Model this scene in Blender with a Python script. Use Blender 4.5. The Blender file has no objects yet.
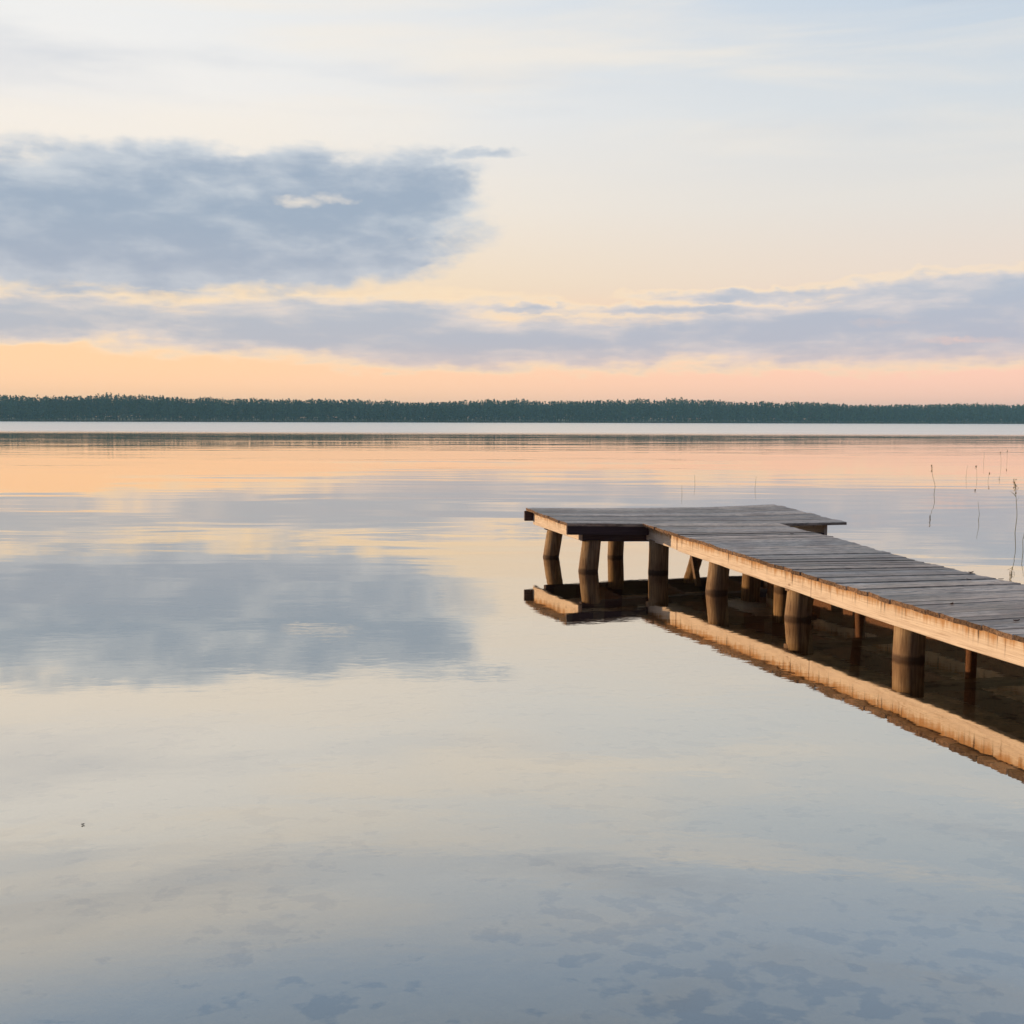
import bpy, bmesh, math, random
import numpy as np
from mathutils import Vector, Matrix

random.seed(7)
rng = np.random.default_rng(11)
scene = bpy.context.scene
col = scene.collection
R = math.radians

# ------------------------------------------------------------------ camera
CAM_H = 1.6
FPX = 1066.0
PITCH = math.atan(91.1 / FPX)
ROLL = 0.0029
cam_d = bpy.data.cameras.new('camera')
cam = bpy.data.objects.new('camera', cam_d)
col.objects.link(cam)
cam_d.sensor_width = 36.0
cam_d.lens = FPX / 1024 * 36.0
cam_d.clip_start = 0.1
cam_d.clip_end = 9000
cam.matrix_world = (Matrix.Translation((0, 0, CAM_H)) @ Matrix.Rotation(math.pi / 2 - PITCH, 4, 'X')
                    @ Matrix.Rotation(ROLL, 4, 'Z'))
scene.camera = cam

scene.view_settings.view_transform = 'Standard'
scene.view_settings.look = 'None'
scene.view_settings.gamma = 1
scene.view_settings.exposure = 0.0
scene.view_settings.use_curve_mapping = False
scene.cycles.max_bounces = 8
scene.cycles.diffuse_bounces = 3
scene.cycles.glossy_bounces = 4
scene.cycles.transparent_max_bounces = 12
scene.cycles.volume_bounces = 0
scene.cycles.use_denoising = True
scene.cycles.sample_clamp_indirect = 6.0

# ------------------------------------------------------------------ sun
SUN_AZ = R(163.0)       # measured counter-clockwise from +X
SUN_EL = R(4.5)
sd = bpy.data.lights.new('sun', 'SUN')
sd.energy = 4.3
sd.angle = R(0.6)
sd.color = (1.0, 0.67, 0.36)
sun = bpy.data.objects.new('sun', sd)
col.objects.link(sun)
sdir = Vector((math.cos(SUN_AZ) * math.cos(SUN_EL), math.sin(SUN_AZ) * math.cos(SUN_EL), math.sin(SUN_EL)))
sun.rotation_euler = sdir.to_track_quat('Z', 'Y').to_euler()
sun.location = (-20, 5, 12)


def srgb(r, g, b):
    f = lambda c: (c / 255) / 12.92 if c / 255 <= 0.04045 else ((c / 255 + 0.055) / 1.055) ** 2.4
    return (f(r), f(g), f(b), 1.0)


# ------------------------------------------------------------------ node helper
class NT:
    def __init__(s, tree):
        s.t = tree
        s.n = tree.nodes
        s.l = tree.links

    def new(s, typ, **kw):
        n = s.n.new(typ)
        for k, v in kw.items():
            setattr(n, k, v)
        return n

    def put(s, sock, v):
        if isinstance(v, bpy.types.NodeSocket):
            s.l.new(v, sock)
        elif v is not None:
            sock.default_value = v

    def m(s, op, a, b=None, c=None, clamp=False):
        n = s.new('ShaderNodeMath', operation=op, use_clamp=clamp)
        s.put(n.inputs[0], a)
        if b is not None: s.put(n.inputs[1], b)
        if c is not None: s.put(n.inputs[2], c)
        return n.outputs[0]

    def mr(s, v, a, b, c=0.0, d=1.0, typ='SMOOTHSTEP'):
        n = s.new('ShaderNodeMapRange', interpolation_type=typ)
        s.put(n.inputs['Value'], v)
        s.put(n.inputs['From Min'], a); s.put(n.inputs['From Max'], b)
        s.put(n.inputs['To Min'], c); s.put(n.inputs['To Max'], d)
        return n.outputs['Result']

    def mix(s, f, a, b, blend='MIX'):
        n = s.new('ShaderNodeMix', data_type='RGBA', blend_type=blend)
        s.put(n.inputs[0], f); s.put(n.inputs[6], a); s.put(n.inputs[7], b)
        return n.outputs[2]

    def xyz(s, x, y, z):
        n = s.new('ShaderNodeCombineXYZ')
        s.put(n.inputs[0], x); s.put(n.inputs[1], y); s.put(n.inputs[2], z)
        return n.outputs[0]

    def sep(s, v):
        n = s.new('ShaderNodeSeparateXYZ')
        s.put(n.inputs[0], v)
        return n.outputs

    def noise(s, vec, scale=1.0, detail=4.0, rough=0.5, dist=0.0, out=0):
        n = s.new('ShaderNodeTexNoise')
        s.put(n.inputs['Vector'], vec)
        s.put(n.inputs['Scale'], scale); s.put(n.inputs['Detail'], detail)
        s.put(n.inputs['Roughness'], rough); s.put(n.inputs['Distortion'], dist)
        return n.outputs[out]

    def mapping(s, vec, scale=(1, 1, 1), loc=(0, 0, 0), rot=(0, 0, 0)):
        n = s.new('ShaderNodeMapping')
        s.put(n.inputs['Vector'], vec)
        n.inputs['Scale'].default_value = scale
        n.inputs['Location'].default_value = loc
        n.inputs['Rotation'].default_value = rot
        return n.outputs[0]

    def ramp(s, v, stops, interp='LINEAR'):
        n = s.new('ShaderNodeValToRGB')
        n.color_ramp.interpolation = interp
        e = n.color_ramp.elements
        while len(e) > 1: e.remove(e[-1])
        e[0].position, e[0].color = stops[0]
        for p, c in stops[1:]:
            k = e.new(p); k.color = c
        s.put(n.inputs[0], v)
        return n.outputs[0]


# ------------------------------------------------------------------ world: evening sky with stratocumulus
world = bpy.data.worlds.new("World")
scene.world = world
world.use_nodes = True
W = NT(world.node_tree)
W.n.clear()
wout = W.new('ShaderNodeOutputWorld')
wbg = W.new('ShaderNodeBackground')
W.l.new(wbg.outputs[0], wout.inputs[0])
tc = W.new('ShaderNodeTexCoord').outputs['Generated']
dx, dy, dz = W.sep(tc)
az = W.m('ARCTAN2', dx, dy)
el = W.m('ARCSINE', dz)
X = W.m('MULTIPLY', az, 10.66)       # hundred-unit angular grid
Y = W.m('MULTIPLY', el, 10.66)
# clear-air gradients, sunward side and far side
up = W.m('DIVIDE', W.m('MAXIMUM', el, 0.0), 1.571)
g = lambda e: e / 1.571
sunward = W.ramp(up, [(0, srgb(255, 206, 160)), (g(.05), srgb(255, 212, 160)), (g(.085), srgb(255, 222, 178)),
                      (g(.13), srgb(255, 231, 198)), (g(.19), srgb(254, 240, 222)), (g(.27), srgb(249, 245, 240)),
                      (g(.36), srgb(243, 244, 244)), (g(.43), srgb(224, 230, 238)), (g(.5), srgb(180, 208, 243)),
                      (g(.9), srgb(180, 195, 215)), (1, srgb(156, 172, 196))])
farside = W.ramp(up, [(0, srgb(252, 198, 176)), (g(.05), srgb(250, 204, 184)), (g(.085), srgb(246, 216, 200)),
                      (g(.13), srgb(243, 226, 212)), (g(.19), srgb(233, 229, 224)), (g(.27), srgb(217, 224, 230)),
                      (g(.36), srgb(197, 212, 228)), (g(.44), srgb(180, 204, 234)), (g(.6), srgb(164, 194, 234)),
                      (g(.9), srgb(172, 188, 210)), (1, srgb(152, 168, 194))])
side = W.mr(az, -0.42, 0.52)
sky = W.mix(side, sunward, farside)
# the sky away from the sunset is much dimmer
low_glow = W.mr(el, 0.125, 0.03)
sky = W.mix(W.m('MULTIPLY', low_glow, 1.0), sky, W.mix(side, (1.30, 0.78, 0.44, 1), (1.22, 0.73, 0.55, 1)))
back = W.mr(dy, 0.35, -0.45)
sky = W.mix(back, sky, W.mix(W.mr(el, 0.0, 0.9), srgb(74, 72, 90), srgb(52, 66, 96)))
# high thin cirrus streaks
cir_v = W.mapping(W.xyz(X, Y, 0), scale=(0.17, 1.7, 1), rot=(0, 0, R(-7)))
cir = W.noise(cir_v, 1.0, 7, 0.55, 0.6)
cirf = W.m('MULTIPLY', W.mr(cir, 0.40, 0.68), W.m('MULTIPLY', W.mr(el, 0.16, 0.30), W.mr(el, 0.50, 0.38)))
sky = W.mix(W.m('MULTIPLY', W.m('MULTIPLY', cirf, W.m('SUBTRACT', 1.0, back)), 0.55), sky, srgb(255, 243, 226))
cir2 = W.noise(W.mapping(W.xyz(X, Y, 4.0), scale=(0.20, 1.5, 1), rot=(0, 0, R(-8))), 1.0, 6, 0.5, 0.5)
cf2 = W.m('MULTIPLY', W.mr(cir2, 0.5, 0.78), W.m('MULTIPLY', W.mr(el, 0.2, 0.36), W.m('SUBTRACT', 1.0, back)))
sky = W.mix(W.m('MULTIPLY', cf2, 0.6), sky, srgb(172, 186, 208))
# cloud banks (angular positions x, y measured over the lake)
wv = W.mapping(W.xyz(X, Y, 0), scale=(0.55, 1.3, 1))
wn = W.new('ShaderNodeTexNoise')
W.put(wn.inputs['Vector'], wv); wn.inputs['Scale'].default_value = 1.3; wn.inputs['Detail'].default_value = 3
ws = W.sep(wn.outputs['Color'])
XW = W.m('ADD', X, W.m('MULTIPLY', W.m('SUBTRACT', ws[0], 0.5), 0.55))
YW = W.m('ADD', Y, W.m('MULTIPLY', W.m('SUBTRACT', ws[1], 0.5), 0.22))


wn2 = W.new('ShaderNodeTexNoise')
W.put(wn2.inputs['Vector'], W.mapping(W.xyz(X, Y, 3.0), scale=(1, 1.8, 1)))
wn2.inputs['Scale'].default_value = 5.5; wn2.inputs['Detail'].default_value = 5
ws2 = W.sep(wn2.outputs['Color'])
XW = W.m('ADD', XW, W.m('MULTIPLY', W.m('SUBTRACT', ws2[0], 0.5), 0.30))
YW = W.m('ADD', YW, W.m('MULTIPLY', W.m('SUBTRACT', ws2[1], 0.5), 0.14))


def ell(x, y, rx, ry, w=1.0):
    cx, cy = (x - 512) / 100, (421 - y) / 100
    a = W.m('DIVIDE', W.m('SUBTRACT', XW, cx), rx / 100)
    b = W.m('DIVIDE', W.m('SUBTRACT', YW, cy), ry / 100)
    r2 = W.m('ADD', W.m('MULTIPLY', a, a), W.m('MULTIPLY', b, b))
    return W.m('MAXIMUM', W.m('SUBTRACT', w, r2), -3.5)


def field(lst):
    f = None
    for e in lst:
        v = ell(*e)
        if f is None: f = v
        else: f = W.m('MAXIMUM', f, v)
    return f


big = field([(160, 238, 260, 58, 1.25), (190, 208, 170, 38, 1.2), (330, 222, 140, 54, 1.3), (240, 268, 190, 32, 1.1),
             (412, 196, 76, 34, 1.05), (30, 268, 240, 34, 1.0), (372, 266, 78, 15, .9), (478, 168, 60, 7, .45),
             (-190, 250, 260, 46), (445, 218, 34, 18, .5), (10, 220, 110, 26, .8), (150, 300, 190, 10, .4)])
low = field([(100, 326, 320, 22), (330, 330, 230, 30), (480, 344, 190, 26), (600, 340, 200, 28),
             (740, 342, 180, 28), (900, 336, 220, 34), (960, 306, 190, 18), (1150, 326, 240, 40),
             (770, 300, 150, 8, .8), (-220, 330, 280, 26), (1500, 330, 300, 40), (-700, 325, 400, 36),
             (640, 312, 140, 7, .8), (520, 312, 100, 6, .7)])
hole = field([(312, 214, 26, 7, .85), (338, 209, 24, 6, .8), (165, 304, 60, 5, .9), (350, 292, 80, 6, .9), (450, 300, 90, 8, .8),
              (-6, 240, 14, 12, .5), (860, 330, 50, 5, .5), (950, 348, 60, 5, .4), (420, 240, 20, 4, .3)])
fb = W.noise(W.mapping(W.xyz(X, Y, 2.0), scale=(0.9, 2.2, 1)), 1.6, 9, 0.55, 0.2)
fb2 = W.noise(W.mapping(W.xyz(X, Y, 7.0), scale=(0.6, 1.9, 1)), 2.6, 8, 0.58, 0.2)
fbc = W.m('SUBTRACT', fb, 0.5)
Fb = W.m('ADD', big, W.m('MULTIPLY', fbc, 2.0))
fbl = W.noise(W.mapping(W.xyz(X, Y, 5.0), scale=(0.5, 2.8, 1)), 1.7, 8, 0.56, 0.15)
Fl = W.m('ADD', low, W.m('MULTIPLY', W.m('SUBTRACT', fbl, 0.5), 3.0))
hs = W.mr(W.m('ADD', hole, W.m('MULTIPLY', fbc, 4.5)), -0.3, 2.0)
covb = W.m('MULTIPLY', W.mr(Fb, -0.30, 0.55), W.m('SUBTRACT', 1.0, hs))
covl = W.m('MULTIPLY', W.mr(Fl, -0.55, 0.60), W.m('SUBTRACT', 1.0, hs))
thick = W.mr(W.m('ADD', Fb, W.m('MULTIPLY', W.m('SUBTRACT', fb2, 0.5), 2.1)), -0.2, 1.45)
cb = W.mix(thick, srgb(210, 216, 223), srgb(158, 175, 196))
cb = W.mix(W.m('MULTIPLY', W.mr(el, 0.19, 0.12), 0.35), cb, srgb(186, 188, 204))
thl = W.mr(W.m('ADD', Fl, W.m('MULTIPLY', W.m('SUBTRACT', fb2, 0.5), 2.2)), -0.4, 1.3)
cl = W.mix(thl, srgb(232, 224, 222), srgb(170, 188, 211))
cl = W.mix(W.m('MULTIPLY', W.mr(el, 0.075, 0.03), 0.6), cl, srgb(236, 205, 195))
# bright rims where the low sun catches the thin edges
rim = W.m('MULTIPLY', W.m('MULTIPLY', W.mr(Fl, -0.8, -0.1), W.m('SUBTRACT', 1.0, W.mr(Fl, -0.1, 0.6))), W.mr(el, 0.20, 0.10))
sky = W.mix(W.m('MULTIPLY', rim, 0.6), sky, (1.12, 0.86, 0.56, 1))
sky = W.mix(W.m('MULTIPLY', covl, 0.80), sky, cl)
sky = W.mix(W.m('MULTIPLY', covb, 0.95), sky, cb)
# physical sky underneath the haze and cloud layer
nish = W.new('ShaderNodeTexSky', sky_type='NISHITA')
nish.sun_disc = False
nish.sun_elevation = SUN_EL
nish.sun_rotation = math.pi / 2 - SUN_AZ
nish.dust_density = 2.0
nishs = W.new('ShaderNodeVectorMath', operation='SCALE')
W.put(nishs.inputs[0], nish.outputs[0]); nishs.inputs['Scale'].default_value = 0.12
sky = W.mix(W.mr(el, 0.5, 1.1, 0.03, 0.15), sky, nishs.outputs[0])
W.put(wbg.inputs['Color'], sky)
wbg.inputs['Strength'].default_value = 1.0


# ------------------------------------------------------------------ object helpers
def mat(name):
    m = bpy.data.materials.new(name)
    m.use_nodes = True
    t = NT(m.node_tree)
    t.n.clear()
    o = t.new('ShaderNodeOutputMaterial')
    return m, t, o


def principled(t, o, color, rough, normal=None, spec=0.5):
    p = t.new('ShaderNodeBsdfPrincipled')
    t.put(p.inputs['Base Color'], color)
    t.put(p.inputs['Roughness'], rough)
    t.put(p.inputs['Specular IOR Level'], spec)
    if normal is not None: t.l.new(normal, p.inputs['Normal'])
    t.l.new(p.outputs[0], o.inputs['Surface'])
    return p


def bump(t, h, strength=1.0, dist=1.0):
    b = t.new('ShaderNodeBump')
    t.put(b.inputs['Height'], h)
    b.inputs['Strength'].default_value = strength
    b.inputs['Distance'].default_value = dist
    return b.outputs[0]


def meshobj(name, verts, faces, mats, parent=None, fm=None, attr=None, smooth=False):
    me = bpy.data.meshes.new(name)
    me.from_pydata(verts, [], faces)
    for m in (mats if isinstance(mats, (list, tuple)) else [mats]):
        me.materials.append(m)
    if fm is not None: me.polygons.foreach_set('material_index', fm)
    if smooth: me.polygons.foreach_set('use_smooth', [True] * len(me.polygons))
    if attr is not None:
        a = me.color_attributes.new('tint', 'FLOAT_COLOR', 'POINT')
        a.data.foreach_set('color', np.asarray(attr, dtype=np.float32).ravel())
    me.update()
    o = bpy.data.objects.new(name, me)
    col.objects.link(o)
    if parent is not None: o.parent = parent
    return o


def tag(o, label=None, cat=None, group=None, kind=None):
    if label: o['label'] = label
    if cat: o['category'] = cat
    if group: o['group'] = group
    if kind: o['kind'] = kind
    return o


def ray(px, py):
    a = -ROLL
    u, v = px - 512, py - 512
    u2 = u * math.cos(a) - v * math.sin(a)
    v2 = u * math.sin(a) + v * math.cos(a)
    c, s = math.cos(PITCH), math.sin(PITCH)
    return Vector((u2, FPX * c - v2 * s, -(FPX * s + v2 * c)))


def on_plane(px, py, z=0.0):
    d = ray(px, py)
    return d * ((z - CAM_H) / d.z) + Vector((0, 0, CAM_H))


# ------------------------------------------------------------------ lake bed
bm_, t, o = mat('sand_bed')
geo = t.new('ShaderNodeNewGeometry')
pos = geo.outputs['Position']
weed = t.noise(t.mapping(pos, scale=(0.8, 0.9, 1)), 9.0, 3, 0.5, 0.1)
area = t.noise(pos, 1.6, 3, 0.5)
px_, py_, pz_ = t.sep(pos)
near = t.m('MULTIPLY', t.mr(py_, 5.2, 2.8), t.mr(px_, -0.9, 0.9))
wf = t.mr(t.m('ADD', weed, t.m('ADD', t.m('MULTIPLY', t.m('SUBTRACT', area, .5), .55), t.m('MULTIPLY', near, 0.12))), 0.565, 0.69)
sand = t.mix(t.noise(pos, 9, 5, 0.6), (0.33, 0.265, 0.165, 1), (0.52, 0.43, 0.28, 1))
dark = t.mix(t.noise(pos, 14, 3, 0.6), (0.018, 0.028, 0.022, 1), (0.05, 0.055, 0.035, 1))
principled(t, o, t.mix(wf, sand, dark), 0.9, bump(t, t.noise(pos, 7, 5, 0.6), 1, 0.02))
v, f = [], []
ys = [-60, -10, -3, 0, 2, 4, 6, 9, 13, 20, 35, 80, 300, 1700]
zs = [1.6, 0.5, -0.05, -0.18, -0.28, -0.36, -0.45, -0.6, -0.85, -1.2, -1.8, -3, -4, -4]
xs = [-2500, -200, -30, -8, 0, 8, 30, 200, 2500]
for y, z in zip(ys, zs):
    for x in xs:
        v.append((x, y, z + 0.02 * math.sin(x * 1.7 + y)))
nx = len(xs)
for i in range(len(ys) - 1):
    for j in range(nx - 1):
        a = i * nx + j
        f.append((a, a + 1, a + nx + 1, a + nx))
tag(meshobj('lake_bed', v, f, bm_), kind='structure')

# ------------------------------------------------------------------ water
wm, t, o = mat('lake_water')
pos = t.new('ShaderNodeNewGeometry').outputs['Position']
x_, y_, z_ = t.sep(pos)
dist = t.m('SQRT', t.m('ADD', t.m('MULTIPLY', x_, x_), t.m('MULTIPLY', y_, y_)))
n1 = t.m('MULTIPLY', t.noise(t.mapping(pos, scale=(0.55, 1.5, 1), rot=(0, 0, R(4))), 0.65, 2, 0.45, 0.3), 0.0065)
n2 = t.m('MULTIPLY', t.noise(t.mapping(pos, scale=(0.8, 1.6, 1), rot=(0, 0, R(-12))), 5.5, 3, 0.5), t.mr(dist, 4, 14, 0.0015, 0.00022))
n3 = t.m('MULTIPLY', t.noise(t.mapping(pos, scale=(0.45, 1.0, 1)), 0.22, 2, 0.5), 0.009)
calm = t.m('ADD', 0.25, t.m('MULTIPLY', t.mr(t.noise(t.mapping(pos, scale=(0.3, 1, 1)), 0.11, 3, 0.5), 0.38, 0.62), 1.0))
h = t.m('MULTIPLY', t.m('ADD', t.m('ADD', n1, n2), n3), calm)
fade = t.mr(dist, 4, 16, 0.5, 1.0)
h = t.m('MULTIPLY', h, fade)
nrm = bump(t, h, 1.0, 1.0)
# beyond about 140 m a breeze ruffles the surface
edge = t.m('MULTIPLY', t.m('SUBTRACT', t.noise(t.mapping(pos, scale=(0.15, 1, 1)), 0.02, 4, 0.55), 0.5), 60)
ruf = t.mr(t.m('ADD', y_, edge), 112, 160)
rough = t.m('ADD', t.mr(dist, 3, 60, 0.012, 0.03), t.m('MULTIPLY', ruf, 0.25))
lw = t.new('ShaderNodeLayerWeight')
lw.inputs['Blend'].default_value = 0.5
fr = t.ramp(lw.outputs['Facing'], [(0, (.03,) * 3 + (1,)), (.3, (.08,) * 3 + (1,)), (.5, (.36,) * 3 + (1,)), (.58, (.52,) * 3 + (1,)),
                                   (.68, (.68,) * 3 + (1,)), (.78, (.77,) * 3 + (1,)), (.88, (.86,) * 3 + (1,)), (.95, (.93,) * 3 + (1,)), (1, (1, 1, 1, 1))])
gl = t.new('ShaderNodeBsdfGlossy')
gl.inputs['Color'].default_value = (1.0, 0.945, 0.865, 1)
t.put(gl.inputs['Roughness'], rough)
t.l.new(nrm, gl.inputs['Normal'])
tr = t.new('ShaderNodeBsdfTransparent')
# the deeper the water, the more of the bed's light it swallows
t.put(tr.inputs['Color'], t.mix(t.mr(y_, 7.0, 18.0), (0.94, 0.88, 0.72, 1), (0.20, 0.15, 0.08, 1)))
mx = t.new('ShaderNodeMixShader')
t.put(mx.inputs[0], fr)
t.l.new(tr.outputs[0], mx.inputs[1]); t.l.new(gl.outputs[0], mx.inputs[2])
t.l.new(mx.outputs[0], o.inputs['Surface'])
tag(meshobj('lake_water', [(-2500, -4.0, 0), (2500, -4.0, 0), (2500, 1600, 0), (-2500, 1600, 0)], [(0, 1, 2, 3)], wm), kind='structure')

# ------------------------------------------------------------------ far shore and forest
def shore_y(x):
    return 985 + 0.26 * x + 14 * math.sin(x * 0.011 + 1) + 6 * math.sin(x * 0.037)


sm, t, o = mat('shore_ground')
pos = t.new('ShaderNodeNewGeometry').outputs['Position']
principled(t, o, t.mix(t.noise(pos, 0.08, 4), (0.07, 0.085, 0.035, 1), (0.16, 0.14, 0.07, 1)), 0.95)
v, f = [], []
xs = np.arange(-1500, 1501, 25)
prof = [(-6, -0.6), (0, 0.0), (4, 0.35), (12, 0.8), (60, 2.0), (200, 4.0), (420, 5.0)]
for x in xs:
    for dy_, z in prof:
        v.append((x, shore_y(x) + dy_, z + (0.4 * math.sin(x * .05 + dy_) if dy_ > 30 else 0)))
k = len(prof)
for i in range(len(xs) - 1):
    for j in range(k - 1):
        a = i * k + j
        f.append((a, a + k, a + k + 1, a + 1))
tag(meshobj('far_shore', v, f, sm), kind='structure')

fm_, t, o = mat('forest_foliage')
at = t.new('ShaderNodeAttribute'); at.attribute_name = 'tint'
p = principled(t, o, at.outputs['Color'], 0.85, spec=0.2)
bk, t, o = mat('forest_bark')
principled(t, o, (0.05, 0.035, 0.028, 1), 0.9)


def build_forest():
    V, F, FM, A = [], [], [], []
    n = 0
    rows = [(6, 3.0), (10, 2.9), (15, 3.0), (20, 3.1), (26, 3.4), (34, 3.6), (44, 4.2)]
    for ri, (off, sp) in enumerate(rows):
        x = -860.0
        while x < 900:
            x += sp * random.uniform(0.55, 1.45)
            y = shore_y(x) + off + random.uniform(-3, 3)
            s = (x + 500) / 1000
            base = 19.4 + 1.2 * math.sin(x * .013) + 0.8 * math.sin(x * .041 + 2) + 0.7 * math.sin(x * .11 + math.sin(x * .05) * 2) + (0.8 if x > 150 and x < 260 else 0)
            H = base * random.uniform(0.93, 1.01)
            if random.random() < .07: H *= 1.07
            if off < 10 and random.random() < .4: H *= random.uniform(.55, .85)
            gz = 0.8 + off * 0.02
            kind = random.random()
            if kind < .55:      # pine: rounded crown on a bare stem
                lo, wid, c = (0.30 if ri < 2 else 0.05), random.uniform(2.0, 2.9), (0.060, 0.104, 0.038)
            elif kind < .68:    # spruce
                lo, wid, c = 0.10, random.uniform(1.9, 2.6), (0.040, 0.082, 0.038)
            else:               # birch / aspen
                lo, wid, c = 0.22, random.uniform(2.2, 3.2), (0.055, 0.075, 0.024)
                if random.random() < .25: c = (0.10, 0.085, 0.03)
                H *= .88
            c = np.array(c) * random.uniform(.6, 1.6)
            # stem
            r = .17
            b = len(V)
            for (zz, rr) in ((0, r), (H * .8, r * .35)):
                for q in range(4):
                    V.append((x + rr * math.cos(q * 1.571), y + rr * math.sin(q * 1.571), gz + zz)); A.append((*c, 1))
            for q in range(4):
                F.append((b + q, b + (q + 1) % 4, b + 4 + (q + 1) % 4, b + 4 + q)); FM.append(1)
            m = 96
            for _ in range(m):
                tt = random.random() ** .85
                if kind < .55: rad = wid * math.sqrt(max(0.05, 1 - (2 * tt - .85) ** 2 * .8))
                elif kind < .68: rad = wid * (1.02 - tt) * (0.8 + .2 * math.sin(tt * 40))
                else: rad = wid * math.sqrt(max(0.05, 1 - (2 * tt - 1) ** 2))
                an = random.uniform(0, 6.283); rr = rad * math.sqrt(random.random())
                cx, cy, cz = x + rr * math.cos(an), y + rr * math.sin(an), gz + H * (lo + (1 - lo) * tt)
                cc = c * random.uniform(.7, 1.3)
                b = len(V)
                size = random.uniform(.8, 1.6) * (0.6 if tt > .75 else 1)
                for q in range(4):
                    d = rng.normal(size=3) * size * .6
                    V.append((cx + d[0], cy + d[1], cz + d[2] * .95)); A.append((*cc, 1))
                F.append((b, b + 1, b + 2)); F.append((b, b + 2, b + 3)); FM += [0, 0]
    ob = meshobj('forest', V, F, [fm_, bk], fm=FM, attr=A)
    tag(ob, 'continuous dark green forest along the whole far shore of the lake', 'forest', kind='stuff')


build_forest()
# pale reed belt at the foot of the forest
rb, t, o = mat('reed_belt')
at = t.new('ShaderNodeAttribute'); at.attribute_name = 'tint'
principled(t, o, at.outputs['Color'], 0.9)
V, F, A = [], [], []
for i in range(9000):
    x = random.uniform(-860, 900)
    dens = .5 + .5 * math.sin(x * .019 + .8) * math.sin(x * .007)
    if random.random() > dens * .9 + .2: continue
    y = shore_y(x) + random.uniform(-1.5, 5)
    hh = random.uniform(1.0, 2.8) * (.6 + .6 * dens)
    w = random.uniform(.3, .8)
    c = np.array((0.30, 0.25, 0.12)) * random.uniform(.6, 1.3)
    b = len(V)
    an = random.uniform(-.8, .8)
    V += [(x - w * math.cos(an), y - w * math.sin(an), 0), (x + w * math.cos(an), y + w * math.sin(an), 0),
          (x + random.uniform(-.3, .3), y + .2, hh)]
    A += [(*c, 1)] * 3
    F.append((b, b + 1, b + 2))
tag(meshobj('shore_reeds', V, F, rb, attr=A), 'pale belt of reeds and grass at the foot of the far forest', 'reeds', kind='stuff')

# ------------------------------------------------------------------ haze
hz, t, o = mat('haze')
pv = t.new('ShaderNodeVolumePrincipled')
pv.inputs['Color'].default_value = (0.34, 0.75, 1.0, 1)
pv.inputs['Density'].default_value = 0.00033
t.l.new(pv.outputs[0], o.inputs['Volume'])
x0, x1, y0, y1, z0, z1 = -2600, 2600, -70, 1800, -5.5, 31
tag(meshobj('haze', [(x0, y0, z0), (x1, y0, z0), (x1, y1, z0), (x0, y1, z0), (x0, y0, z1), (x1, y0, z1), (x1, y1, z1), (x0, y1, z1)],
            [(3, 2, 1, 0), (4, 5, 6, 7), (0, 1, 5, 4), (1, 2, 6, 5), (2, 3, 7, 6), (3, 0, 4, 7)], hz), kind='stuff')


# ------------------------------------------------------------------ wood materials (local pier axes: x across, y outward, z up)
def wood(name, along, c1, c2, dark, rough=0.75, stain=None, attr=False, wet=False, sc=1.0):
    m, t, o = mat(name)
    tcn = t.new('ShaderNodeTexCoord').outputs['Object']
    s = {'x': (1.2, 26, 26), 'y': (26, 1.2, 26), 'z': (22, 22, 1.6)}[along]
    g1 = t.noise(t.mapping(tcn, scale=s), 2.0 * sc, 6, 0.65, 0.4)
    g2 = t.noise(t.mapping(tcn, scale=tuple(q * 3.5 if q > 2 else q * 2 for q in s)), 1.5 * sc, 4, 0.6)
    blot = t.noise(tcn, 3.0, 5, 0.6)
    c = t.mix(t.mr(g1, 0.32, 0.68), c1, c2)
    c = t.mix(t.m('MULTIPLY', t.mr(g2, 0.50, 0.72), 0.75), c, dark)
    c = t.mix(t.m('MULTIPLY', t.mr(blot, 0.5, 0.75), 0.5), c, t.mix(0.6, c, dark))
    if attr:
        a = t.new('ShaderNodeAttribute'); a.attribute_name = 'tint'
        c = t.mix(1.0, c, a.outputs['Color'], 'MULTIPLY')
    if stain: c = stain(t, tcn, c)
    if wet:
        lx, ly, lz = t.sep(tcn)
        wn_ = t.m('MULTIPLY', t.noise(t.mapping(tcn, scale=(14, 14, 3)), 1.0, 3, .5), 0.05)
        wfac = t.mr(t.m('SUBTRACT', lz, wn_), 0.018, -0.008)
        c = t.mix(t.m('MULTIPLY', wfac, 0.85), c, (0.018, 0.012, 0.01, 1))
        mid = t.mr(t.m('SUBTRACT', lz, wn_), 0.16, 0.05)
        c = t.mix(t.m('MULTIPLY', mid, 0.35), c, (0.16, 0.08, 0.045, 1))
    hgt = t.m('ADD', t.m('MULTIPLY', g1, 0.003), t.m('MULTIPLY', g2, 0.0018))
    principled(t, o, c, rough, bump(t, hgt, 1.0, 1.0), 0.3)
    return m


def deck_stain(t, tcn, c):
    moss = t.noise(tcn, 1.1, 5, 0.6)
    gv = t.noise(t.mapping(tcn, scale=(0.25, 1, 1)), 42, 2, 0.5)
    c = t.mix(t.m('MULTIPLY', t.mr(gv, 0.48, 0.66), 0.55), c, (0.13, 0.10, 0.09, 1))
    c = t.mix(t.m('MULTIPLY', t.mr(moss, 0.52, 0.72), 0.28), c, (0.11, 0.115, 0.06, 1))
    brown = t.noise(t.mapping(tcn, loc=(5, 3, 0)), 2.4, 4, 0.6)
    return t.mix(t.m('MULTIPLY', t.mr(brown, 0.47, 0.68), 0.45), c, (0.24, 0.15, 0.11, 1))


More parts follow.
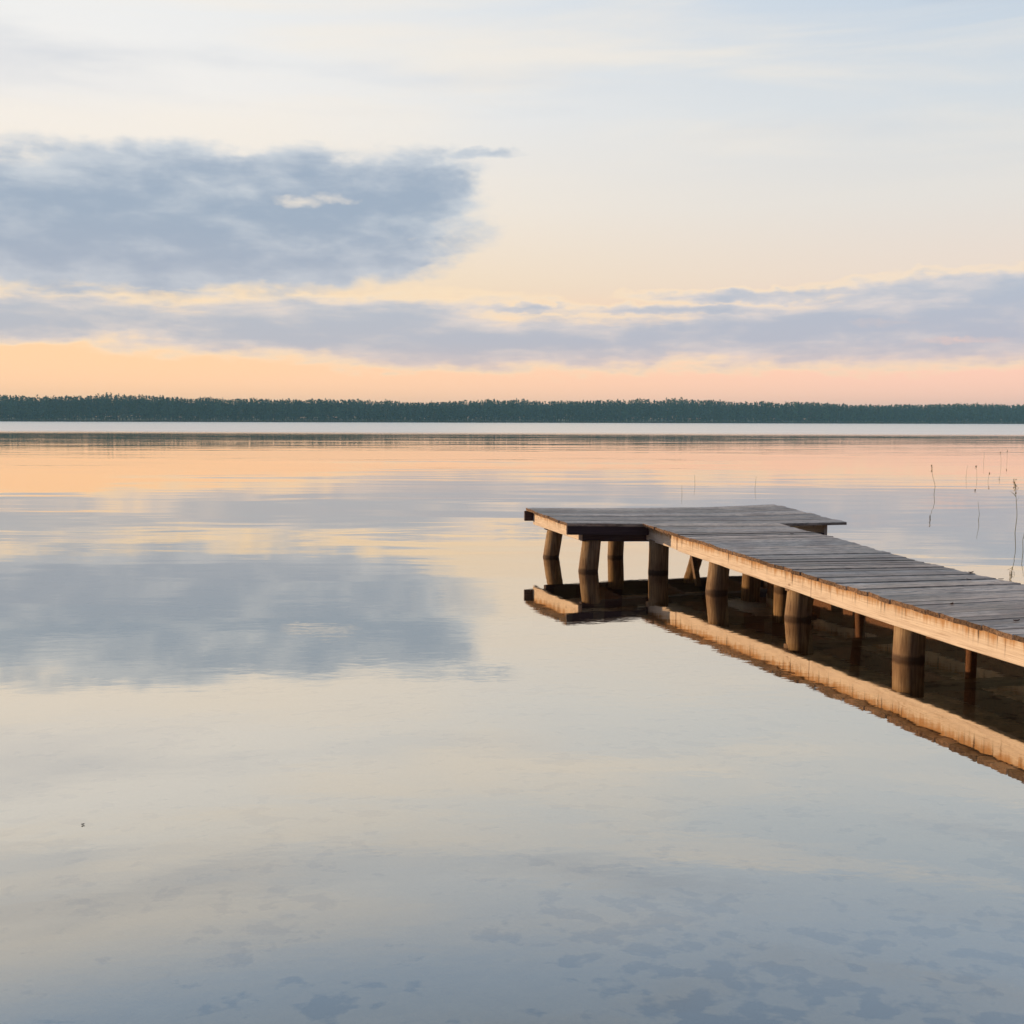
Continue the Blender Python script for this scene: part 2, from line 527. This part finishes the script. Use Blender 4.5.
def fascia_stain(t, tcn, c):
    # rust-brown seepage below the plank ends, running down in streaks; knots
    lx, ly, lz = t.sep(tcn)
    a = t.new('ShaderNodeAttribute'); a.attribute_name = 'tint'      # r: 1 at the upper edge, 0 at the lower edge
    hgt = t.sep(a.outputs['Color'])[0]
    dr = t.noise(t.mapping(tcn, scale=(1, 9, 0.3)), 2.2, 5, 0.7)
    dr2 = t.noise(t.mapping(tcn, scale=(1, 34, 1.0), loc=(3, 0, 0)), 1.3, 3, 0.6)
    f1 = t.mr(t.m('ADD', hgt, t.m('MULTIPLY', t.m('SUBTRACT', dr, 0.5), 1.3)), 0.52, 0.98)
    c = t.mix(t.m('MULTIPLY', f1, 0.85), c, (0.40, 0.19, 0.05, 1))
    f2 = t.m('MULTIPLY', t.mr(dr2, 0.57, 0.66), t.mr(t.m('ADD', hgt, t.m('MULTIPLY', t.m('SUBTRACT', dr, .5), 1.6)), 0.25, 0.8))
    c = t.mix(t.m('MULTIPLY', f2, 0.9), c, (0.07, 0.04, 0.025, 1))
    vo = t.new('ShaderNodeTexVoronoi'); t.put(vo.inputs['Vector'], t.mapping(tcn, scale=(0.5, 2.6, 5.5))); vo.inputs['Scale'].default_value = 1.4
    kn = t.mr(vo.outputs['Distance'], 0.10, 0.05)
    return t.mix(t.m('MULTIPLY', kn, 0.55), c, (0.16, 0.08, 0.045, 1))


M_deck = wood('weathered_deck', 'x', (0.60, 0.45, 0.335, 1), (0.88, 0.73, 0.58, 1), (0.16, 0.105, 0.075, 1), 0.5, deck_stain, attr=True)
M_end = wood('plank_end_grain', 'x', (0.07, 0.04, 0.028, 1), (0.27, 0.165, 0.10, 1), (0.02, 0.012, 0.01, 1), 0.85, attr=True)
M_fascia = wood('fascia_wood', 'y', (0.62, 0.51, 0.42, 1), (0.76, 0.645, 0.54, 1), (0.40, 0.28, 0.20, 1), 0.7, fascia_stain)
M_under_shade = wood('under_deck_shaded_wood', 'x', (0.12, 0.055, 0.028, 1), (0.22, 0.10, 0.05, 1), (0.04, 0.02, 0.014, 1), 0.8)  # shade below the deck is put into this darker wood colour
M_shaded = wood('shaded_beam_wood', 'x', (0.07, 0.045, 0.055, 1), (0.11, 0.075, 0.08, 1), (0.03, 0.02, 0.025, 1), 0.7)  # purple-dark tone of the unlit faces painted into the wood
M_beam = wood('beam_wood', 'x', (0.16, 0.10, 0.07, 1), (0.26, 0.17, 0.11, 1), (0.07, 0.04, 0.03, 1), 0.75)
M_pile = wood('pile_wood', 'z', (0.19, 0.115, 0.06, 1), (0.44, 0.30, 0.17, 1), (0.05, 0.024, 0.014, 1), 0.8, wet=True)

# ------------------------------------------------------------------ pier
ANG = R(14.95)
u_ = Vector((math.cos(ANG), math.sin(ANG), 0)); v_ = Vector((-math.sin(ANG), math.cos(ANG), 0))
PO = Vector((1.7432, 10.0, 0))
pier = bpy.data.objects.new('wooden_pier', None)
pier.empty_display_size = 0.5
col.objects.link(pier)
pier.location = PO
pier.rotation_euler = (0, 0, ANG)
tag(pier, 'weathered wooden pier with a T-shaped head standing on round log piles in the calm lake', 'pier')

VV = [-9, -4.29, -3.42, -2.19, -1.42, 0.0, 1.36, 3.0]
ZL = [0.400, 0.410, 0.414, 0.4355, 0.452, 0.486, 0.516, 0.552]
ZR = [0.400, 0.412, 0.418, 0.414, 0.424, 0.479, 0.484, 0.540]
VR = [-9, -2.65, -2.0, -1.4, 0, 0.9, 1.35]
UR = [1.38, 1.38, 1.38, 1.38, 1.45, 1.53, 1.62]


def deck_z(u, v):
    zl, zr = np.interp(v, VV, ZL), np.interp(v, VV, ZR)
    if u < 0:   # left wing rises a little
        s = (v - 1.35) / 1.58
        ze = 0.541 + (0.573 - 0.541) * s
        return float(zl + (ze - zl) * (-u / 0.86))
    if u > 1.5:
        s = (v - 1.35) / 1.58
        ze = 0.480 + (0.558 - 0.480) * s
        return float(zr + (ze - zr) * min(1, (u - 1.5) / 0.9))
    return float(zl + (zr - zl) * u / 1.5)


TH = 0.032


def build_deck():
    V, F, FM, A = [], [], [], []
    v = -8.8
    while v < 2.90:
        wing = v >= 1.34
        w = random.uniform(0.115, 0.130)
        if wing: w = 0.1265
        elif v + w > 1.26: w = 1.337 - v
        if wing:
            u0, u1 = -0.86 + random.uniform(-.010, .010), 2.42 + random.uniform(-.02, .02)
            if v < 1.5: u0, u1 = -0.85, 2.45
        else:
            u0, u1 = random.uniform(-.009, .009), float(np.interp(v, VR, UR)) + random.uniform(-.015, .015)
        tint = random.choice([.6, .78, .92, 1.0, 1.1, 1.25]) * random.uniform(.93, 1.07)
        warm = random.uniform(-.05, .05)
        tc_ = (tint * (1 + warm), tint, tint * (1 - warm), 1)
        segs = 14 if wing else 8
        dz = random.uniform(-.003, .003); tilt = random.uniform(-.003, .003); crook = random.uniform(-.004, .004)
        b = len(V); ch = 0.005
        for i in range(segs + 1):
            s = i / segs
            u = u0 + (u1 - u0) * s
            cr = crook * math.sin(s * math.pi)
            sec = [(0, -TH), (w, -TH), (w, -ch), (w - ch, 0), (w * .5, -.0015), (ch, 0), (0, -ch)]
            for (q, z) in sec:
                V.append((u, v + q + cr, deck_z(u, v + q) + z + dz + tilt * (q / w - .5) * 2)); A.append(tc_)
        K = 7
        for i in range(segs):
            for q in range(K):
                a0 = b + i * K + q; a1 = b + i * K + (q + 1) % K
                F.append((a0, a0 + K, a1 + K, a1)); FM.append(0)
        F.append(tuple(b + q for q in range(K))); FM.append(1)
        F.append(tuple(b + segs * K + q for q in reversed(range(K)))); FM.append(1)
        v = (v + w + random.uniform(0.004, 0.008)) if (wing or v + w < 1.33) else 1.345
        if wing: v = 1.345 + round((v - 1.345) / 0.1325) * 0.1325
    ob = meshobj('deck', V, F, [M_deck, M_end], pier, fm=FM, attr=A)
    bmx = bmesh.new(); bmx.from_mesh(ob.data); bmesh.ops.recalc_face_normals(bmx, faces=bmx.faces); bmx.to_mesh(ob.data); bmx.free()


build_deck()


def board(name, m, pts, thick_axis, th, height, drop=TH + 0.002, attr=True, jitter=0.0):
    """a plank on edge following deck height: pts = [(u, v), ...]; th along thick_axis; hangs under the deck"""
    V, F, A = [], [], []
    for (u, v) in pts:
        du, dv = (th, 0) if thick_axis == 'u' else (0, th)
        zt = deck_z(max(min(u, 2.4), -0.86), v) - drop
        j = random.uniform(-jitter, jitter)
        for (a, c, z, k) in ((0, 0, zt, 1), (du, dv, zt, 1), (du, dv, zt - height + j, 0), (0, 0, zt - height + j, 0)):
            V.append((u + a, v + c, z)); A.append((k, k, k, 1))
    n = len(pts)
    for i in range(n - 1):
        for q in range(4):
            a0 = i * 4 + q; a1 = i * 4 + (q + 1) % 4
            F.append((a0, a0 + 4, a1 + 4, a1))
    F.append((0, 1, 2, 3)); F.append(tuple((n - 1) * 4 + q for q in (3, 2, 1, 0)))
    ob = meshobj(name, V, F, m, pier, attr=A if attr else None)
    bmx = bmesh.new(); bmx.from_mesh(ob.data); bmesh.ops.recalc_face_normals(bmx, faces=bmx.faces)
    bmesh.ops.bevel(bmx, geom=[e for e in bmx.edges if e.calc_face_angle(0) > 1.0], offset=0.004, segments=1, affect='EDGES')
    bmx.to_mesh(ob.data); bmx.free()
    return ob


def lin(a, b, n): return list(np.linspace(a, b, n))


FU = 0.075   # plank overhang past the fascia
# long fascias of the walkway: separate boards butted end to end
for (a, b, hh) in ((-8.6, -4.62, .168), (-4.615, -1.93, .160), (-1.925, 0.62, .158), (0.625, 1.425, .150)):
    board('fascia_board', M_fascia, [(FU + random.uniform(-.004, .004), v) for v in lin(a, b, 9)], 'u', 0.045, hh, jitter=.002)
for (a, b) in ((-8.6, -3.4), (-3.395, 1.40)):
    board('fascia_board', M_fascia, [(float(np.interp(v, VR, UR)) - FU - 0.045, v) for v in lin(a, b, 9)], 'u', 0.045, .155)
for (a, b) in ((-8.6, -3.9), (-3.89, 1.30)):
    board('lower_board', M_under_shade, [(float(np.interp(v, VR, UR)) - FU - 0.08, v) for v in lin(a, b, 9)], 'u', 0.032, .215, drop=TH + .13)
# centre stringer
board('stringer', M_under_shade, [(0.74, v) for v in lin(-8.5, 2.86, 12)], 'u', 0.06, .13)
# T head fascias
board('fascia_board', M_fascia, [(-0.69 - 0.085 * (v - 1.44) / 1.445, v) for v in lin(1.44, 2.885, 5)], 'u', 0.045, .158)
board('fascia_board', M_fascia, [(2.26, v) for v in lin(1.50, 2.885, 5)], 'u', 0.045, .15)
board('stringer', M_under_shade, [(1.62, v) for v in lin(1.50, 2.885, 5)], 'u', 0.05, .15)
board('stringer', M_under_shade, [(-0.02, v) for v in lin(1.55, 2.885, 5)], 'u', 0.05, .13)
# header boards on the near and far edge
board('header_board', M_shaded, [(u, 1.352) for u in lin(-0.845, 0.070, 5)], 'v', 0.035, .092)
board('header_board', M_shaded, [(u, 2.892) for u in lin(-0.875, 2.41, 9)], 'v', 0.035, .118)
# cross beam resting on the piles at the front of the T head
board('cross_beam', M_shaded, [(u, 1.47) for u in lin(-0.64, 2.25, 7)], 'v', 0.08, .07, drop=TH + .108)
board('cross_beam', M_shaded, [(u, 2.60) for u in lin(-0.70, 2.25, 7)], 'v', 0.08, .06, drop=TH + .132)
for vv in (-0.10, -1.50, -3.0, -4.4, -5.8, -7.2):
    board('cross_beam', M_beam, [(u, vv) for u in lin(0.13, 1.24, 4)], 'v', 0.07, .06, drop=TH + .134)


def pile(u, v, dia, lean=(0, 0), top=None, name='pile', m=None):
    zt = (deck_z(min(max(u, -.8), 2.3), v) - TH - 0.135) if top is None else top
    zb = -1.3
    seg, rings = 28, 16
    V, F = [], []
    ph = [random.uniform(0, 6.28) for _ in range(5)]
    cu, cv = u_, v_
    # lean is given in world x/y per metre of height; convert to pier axes
    lu = lean[0] * math.cos(ANG) + lean[1] * math.sin(ANG)
    lv = -lean[0] * math.sin(ANG) + lean[1] * math.cos(ANG)
    for i in range(rings + 1):
        z = zb + (zt - zb) * i / rings
        for q in range(seg):
            a = q / seg * 2 * math.pi
            r = dia / 2 * (1 + .025 * math.sin(2 * a + ph[0]) + .018 * math.sin(3 * a + ph[1] + z * 2) + .012 * math.sin(7 * a + ph[2] + z)
                           + .02 * math.sin(z * 9 + ph[3])) * (1.03 - .05 * (z / .5))
            V.append((u + lu * z + r * math.cos(a), v + lv * z + r * math.sin(a), z))
    for i in range(rings):
        for q in range(seg):
            a0 = i * seg + q; a1 = i * seg + (q + 1) % seg
            F.append((a0, a1, a1 + seg, a0 + seg))
    F.append(tuple(rings * seg + q for q in range(seg)))
    return meshobj(name, V, F, m or M_pile, pier, smooth=True)


pile(-0.594, 2.743, 0.185, (.15, 0))
pile(-0.554, 1.520, 0.200, (.11, 0), top=.336)
pile(0.148, 2.563, 0.185, (.03, 0))
pile(0.147, 1.271, 0.215, (.02, .0))
pile(0.165, -0.103, 0.200, (.09, 0))
pile(0.215, -1.495, 0.210, (.10, 0))
pile(0.190, -3.003, 0.205, (.02, 0))
pile(0.190, -4.45, 0.205, (.03, 0))
pile(0.190, -5.9, 0.205, (.03, 0))
for (u, v, d, ln) in ((1.20, 1.165, .20, -.05), (1.20, 2.56, .155, -.28), (.86, -.12, .19, 0), (.84, -1.42, .075, .06), (.83, -2.83, .07, 0),
                      (.95, -4.4, .19, 0), (1.0, -5.9, .19, 0), (2.20, 1.56, .12, 0), (2.16, 2.72, .17, 0)):
    pile(u, v, d, (ln, 0), m=M_under_shade if d < .1 else None)  # thin posts get the wood darkened for under-deck shade
# slanting brace between the outer piles
brb = [(1.12, 2.35, .36), (1.02, 2.42, -.3)]
w = .03
V = []
for (u, v, z) in brb:
    V += [(u - w, v - w, z), (u + w, v - w, z), (u + w, v + w, z), (u - w, v + w, z)]
meshobj('brace', V, [(0, 1, 2, 3), (7, 6, 5, 4)] + [(q, q + 4, (q + 1) % 4 + 4, (q + 1) % 4) for q in range(4)], M_beam, pier)


# ------------------------------------------------------------------ reeds in the water
rm, t, o = mat('reed_stem')
tcn = t.new('ShaderNodeTexCoord').outputs['Object']
principled(t, o, t.mix(t.noise(tcn, 30, 3), (0.12, 0.16, 0.06, 1), (0.22, 0.21, 0.09, 1)), 0.6)
rh, t, o = mat('reed_head')
tcn = t.new('ShaderNodeTexCoord').outputs['Object']
principled(t, o, t.mix(t.noise(tcn, 60, 3), (0.26, 0.21, 0.11, 1), (0.42, 0.34, 0.18, 1)), 0.85)


def tube(pts, radii, seg=6):
    V, F = [], []
    n = len(pts)
    for i, p in enumerate(pts):
        for q in range(seg):
            a = q / seg * 6.2832
            V.append((p[0] + radii[i] * math.cos(a), p[1] + radii[i] * math.sin(a), p[2]))
    for i in range(n - 1):
        for q in range(seg):
            a0 = i * seg + q; a1 = i * seg + (q + 1) % seg
            F.append((a0, a1, a1 + seg, a0 + seg))
    F.append(tuple(range(seg))[::-1]); F.append(tuple((n - 1) * seg + q for q in range(seg)))
    return V, F


def curve_pts(path, n=10):
    out = []
    for i in range(n + 1):
        s = i / n * (len(path) - 1)
        k = min(int(s), len(path) - 2); fr_ = s - k
        a, b = path[k], path[k + 1]
        out.append(tuple(a[j] + (b[j] - a[j]) * fr_ for j in range(3)))
    return out


def reed(label, base, path, r, head=None, leaves=(), group='reeds standing in the shallow water'):
    root = bpy.data.objects.new('reed', None); root.empty_display_size = .1
    col.objects.link(root); root.location = base
    tag(root, label, 'reed', group)
    pts = [(path[0][0], path[0][1], -0.5)] + curve_pts(path)
    rad = [r] + [r * (1 - .55 * i / 10) for i in range(11)]
    V, F = tube(pts, rad)
    meshobj('stem', V, F, rm, root, smooth=True)
    if head:
        L, wr = head
        top = path[-1]
        V, F = [], []
        for k in range(34):
            s = random.random()
            cx, cz = top[0] + random.gauss(0, wr * .5), top[2] - L * s + L * .25
            cy = top[1] + random.gauss(0, wr * .5)
            b = len(V)
            a = random.uniform(0, 6.28); e = random.uniform(.012, .03)
            V += [(cx, cy, cz + e), (cx + .006 * math.cos(a), cy + .006 * math.sin(a), cz), (cx - .003, cy + .004, cz - e), (cx - .006 * math.cos(a), cy - .006 * math.sin(a), cz)]
            F.append((b, b + 1, b + 2, b + 3))
            F.append((b, b + 2, b + 1)) if k % 3 == 0 else None
        meshobj('seed_head', V, F, rh, root)
    for (z0_, dx_, dz_, wl_) in leaves:
        p0 = curve_pts(path)[min(9, int(z0_ * 10))]
        V, F = [], []
        for k in range(6):
            s = k / 5
            cx = p0[0] + dx_ * s; cz = p0[2] + dz_ * (s - .35 * s * s)
            ww = wl_ * (1 - s) + .0006
            V += [(cx, p0[1] - ww, cz + ww * .4), (cx, p0[1] + ww, cz - ww * .4), (cx + .001, p0[1], cz + ww * .8)]
        for k in range(5):
            b = k * 3
            F += [(b, b + 3, b + 5, b + 2), (b + 2, b + 5, b + 4, b + 1), (b + 1, b + 4, b + 3, b)]
        meshobj('leaf', V, F, rm, root)
    return root


def wp(px, py): return on_plane(px, py)


reed('slender bent reed with a pale brown tuft, alone in open water beyond the deck', wp(934, 494.5),
     [(0, 0, 0), (.02, 0, .20), (-.05, 0, .42), (-.07, 0, .62)], .0055, (.16, .014))
reed('short bare reed stalk between the lone tufted reed and the tall reed', wp(978.5, 520),
     [(0, 0, 0), (.01, 0, .10), (-.02, 0, .30)], .0045, None)
reed('tallest dark reed with a drooping leafy top, just past the near deck edge', wp(1015, 532.5),
     [(0, 0, 0), (.02, 0, .25), (-.005, 0, .50), (-.03, 0, .72)], .0055, (.22, .030), ((.75, -.10, .13, .008), (.85, .05, .1, .006), (.6, .07, .16, .005)))
reed('thin leaning reed at the right beside the tallest reed', wp(1023, 552),
     [(0, 0, 0), (-.01, 0, .15), (.02, 0, .32)], .004, None, ((.5, .04, .12, .005),))
for lab, x, y, h_, hd in (('faint distant reed, farthest left of the far cluster at right', 966, 477, .34, None),
                          ('faint distant reed with a small side leaf in the far cluster', 977, 479, .36, (.05, .010)),
                          ('faint distant reed with a broken bent tip in the far cluster', 983.5, 463, .44, None),
                          ('faint low reed below the broken reed in the far cluster', 988, 481, .22, (.05, .010)),
                          ('faint tall distant reed near the right edge of the far cluster', 1001, 466, .50, (.05, .010)),
                          ('faint farthest reed with a crooked leaf near the right edge', 1007, 461, .42, (.05, .010)),
                          ('hair-thin reed seen just behind the back edge of the pier head, nearest its right corner', 755, 489, .30, None),
                          ('hair-thin reed behind the pier head, right one of a close pair', 695, 485, .26, None),
                          ('hair-thin reed behind the pier head, left one of a close pair', 682, 495, .22, None)):
    k = random.uniform(-.04, .04)
    reed(lab, wp(x, y), [(0, 0, 0), (k * .4, 0, h_ * .6), (k, 0, h_)], .0035, hd,
         ((.7, random.choice([-.08, .08]), .06, .006),) if hd else (), 'faint reeds in deeper water')

# ------------------------------------------------------------------ small debris
lm, t, o = mat('dry_leaf')
tcn = t.new('ShaderNodeTexCoord').outputs['Object']
principled(t, o, t.mix(t.noise(tcn, 60, 3), (0.035, 0.018, 0.012, 1), (0.10, 0.04, 0.02, 1)), 0.7)


def leaf(name, label, loc, size, rz, curl, cat, group=None, m=lm):
    V, F = [], []
    n = 8
    for i in range(n + 1):
        s = i / n
        w = size * .36 * math.sin(math.pi * s ** .8) + size * .01
        x = size * (s - .5)
        z = curl * size * (2 * s - 1) ** 2
        for q in (-1, 0, 1):
            V.append((x, q * w, z * .5 + abs(q) * curl * size * .35 + .002))
    for i in range(n):
        for q in range(2):
            a = i * 3 + q
            F.append((a, a + 3, a + 4, a + 1))
    nv = len(V)
    V += [(a, b, c - .0015) for a, b, c in V]
    F += [tuple(reversed([q + nv for q in f_])) for f_ in F]
    ob = meshobj(name, V, F, m)
    ob.location = loc; ob.rotation_euler = (0, 0, rz)
    tag(ob, label, cat, group)
    return ob


def deck_pt(px, py):
    z = .43
    for _ in range(6):
        p = on_plane(px, py, z)
        d = p - PO
        u = d.x * math.cos(ANG) + d.y * math.sin(ANG); v = -d.x * math.sin(ANG) + d.y * math.cos(ANG)
        z = deck_z(min(max(u, 0), 1.38), v)
    return Vector((p.x, p.y, z + .004))


LG = 'dead leaves on the pier deck'
leaf('fallen_leaf', 'dark curled leaf on the deck planks, the nearest leaf to the viewer at the right', deck_pt(1016.5, 621.8), .045, .2, .25, 'leaf', LG)
leaf('fallen_leaf', 'dark curled leaf in the middle of the near deck planks', deck_pt(952, 604.8), .034, .9, .3, 'leaf', LG)
leaf('fallen_leaf', 'reddish dead leaf just inside the far side edge of the deck', deck_pt(969, 580.5), .040, 2.2, .2, 'leaf', LG)
leaf('fallen_leaf', 'curled brown leaf lying right on the far side edge of the deck', deck_pt(971, 573.4), .050, .4, .25, 'leaf', LG)
leaf('fallen_leaf', 'flat brown leaf at the deck edge below the tallest reed', deck_pt(1001, 579.8), .045, .1, .1, 'leaf', LG)
leaf('fallen_leaf', 'tiny dark leaf on the planks where the walkway meets the pier head', deck_pt(792, 534.5), .035, .1, .2, 'leaf', LG)
pf = on_plane(83, 825); pf.z = .001
leaf('floating_leaf', 'tiny curled leaf floating alone on the open water at the lower left', pf, .013, .6, .3, 'leaf')
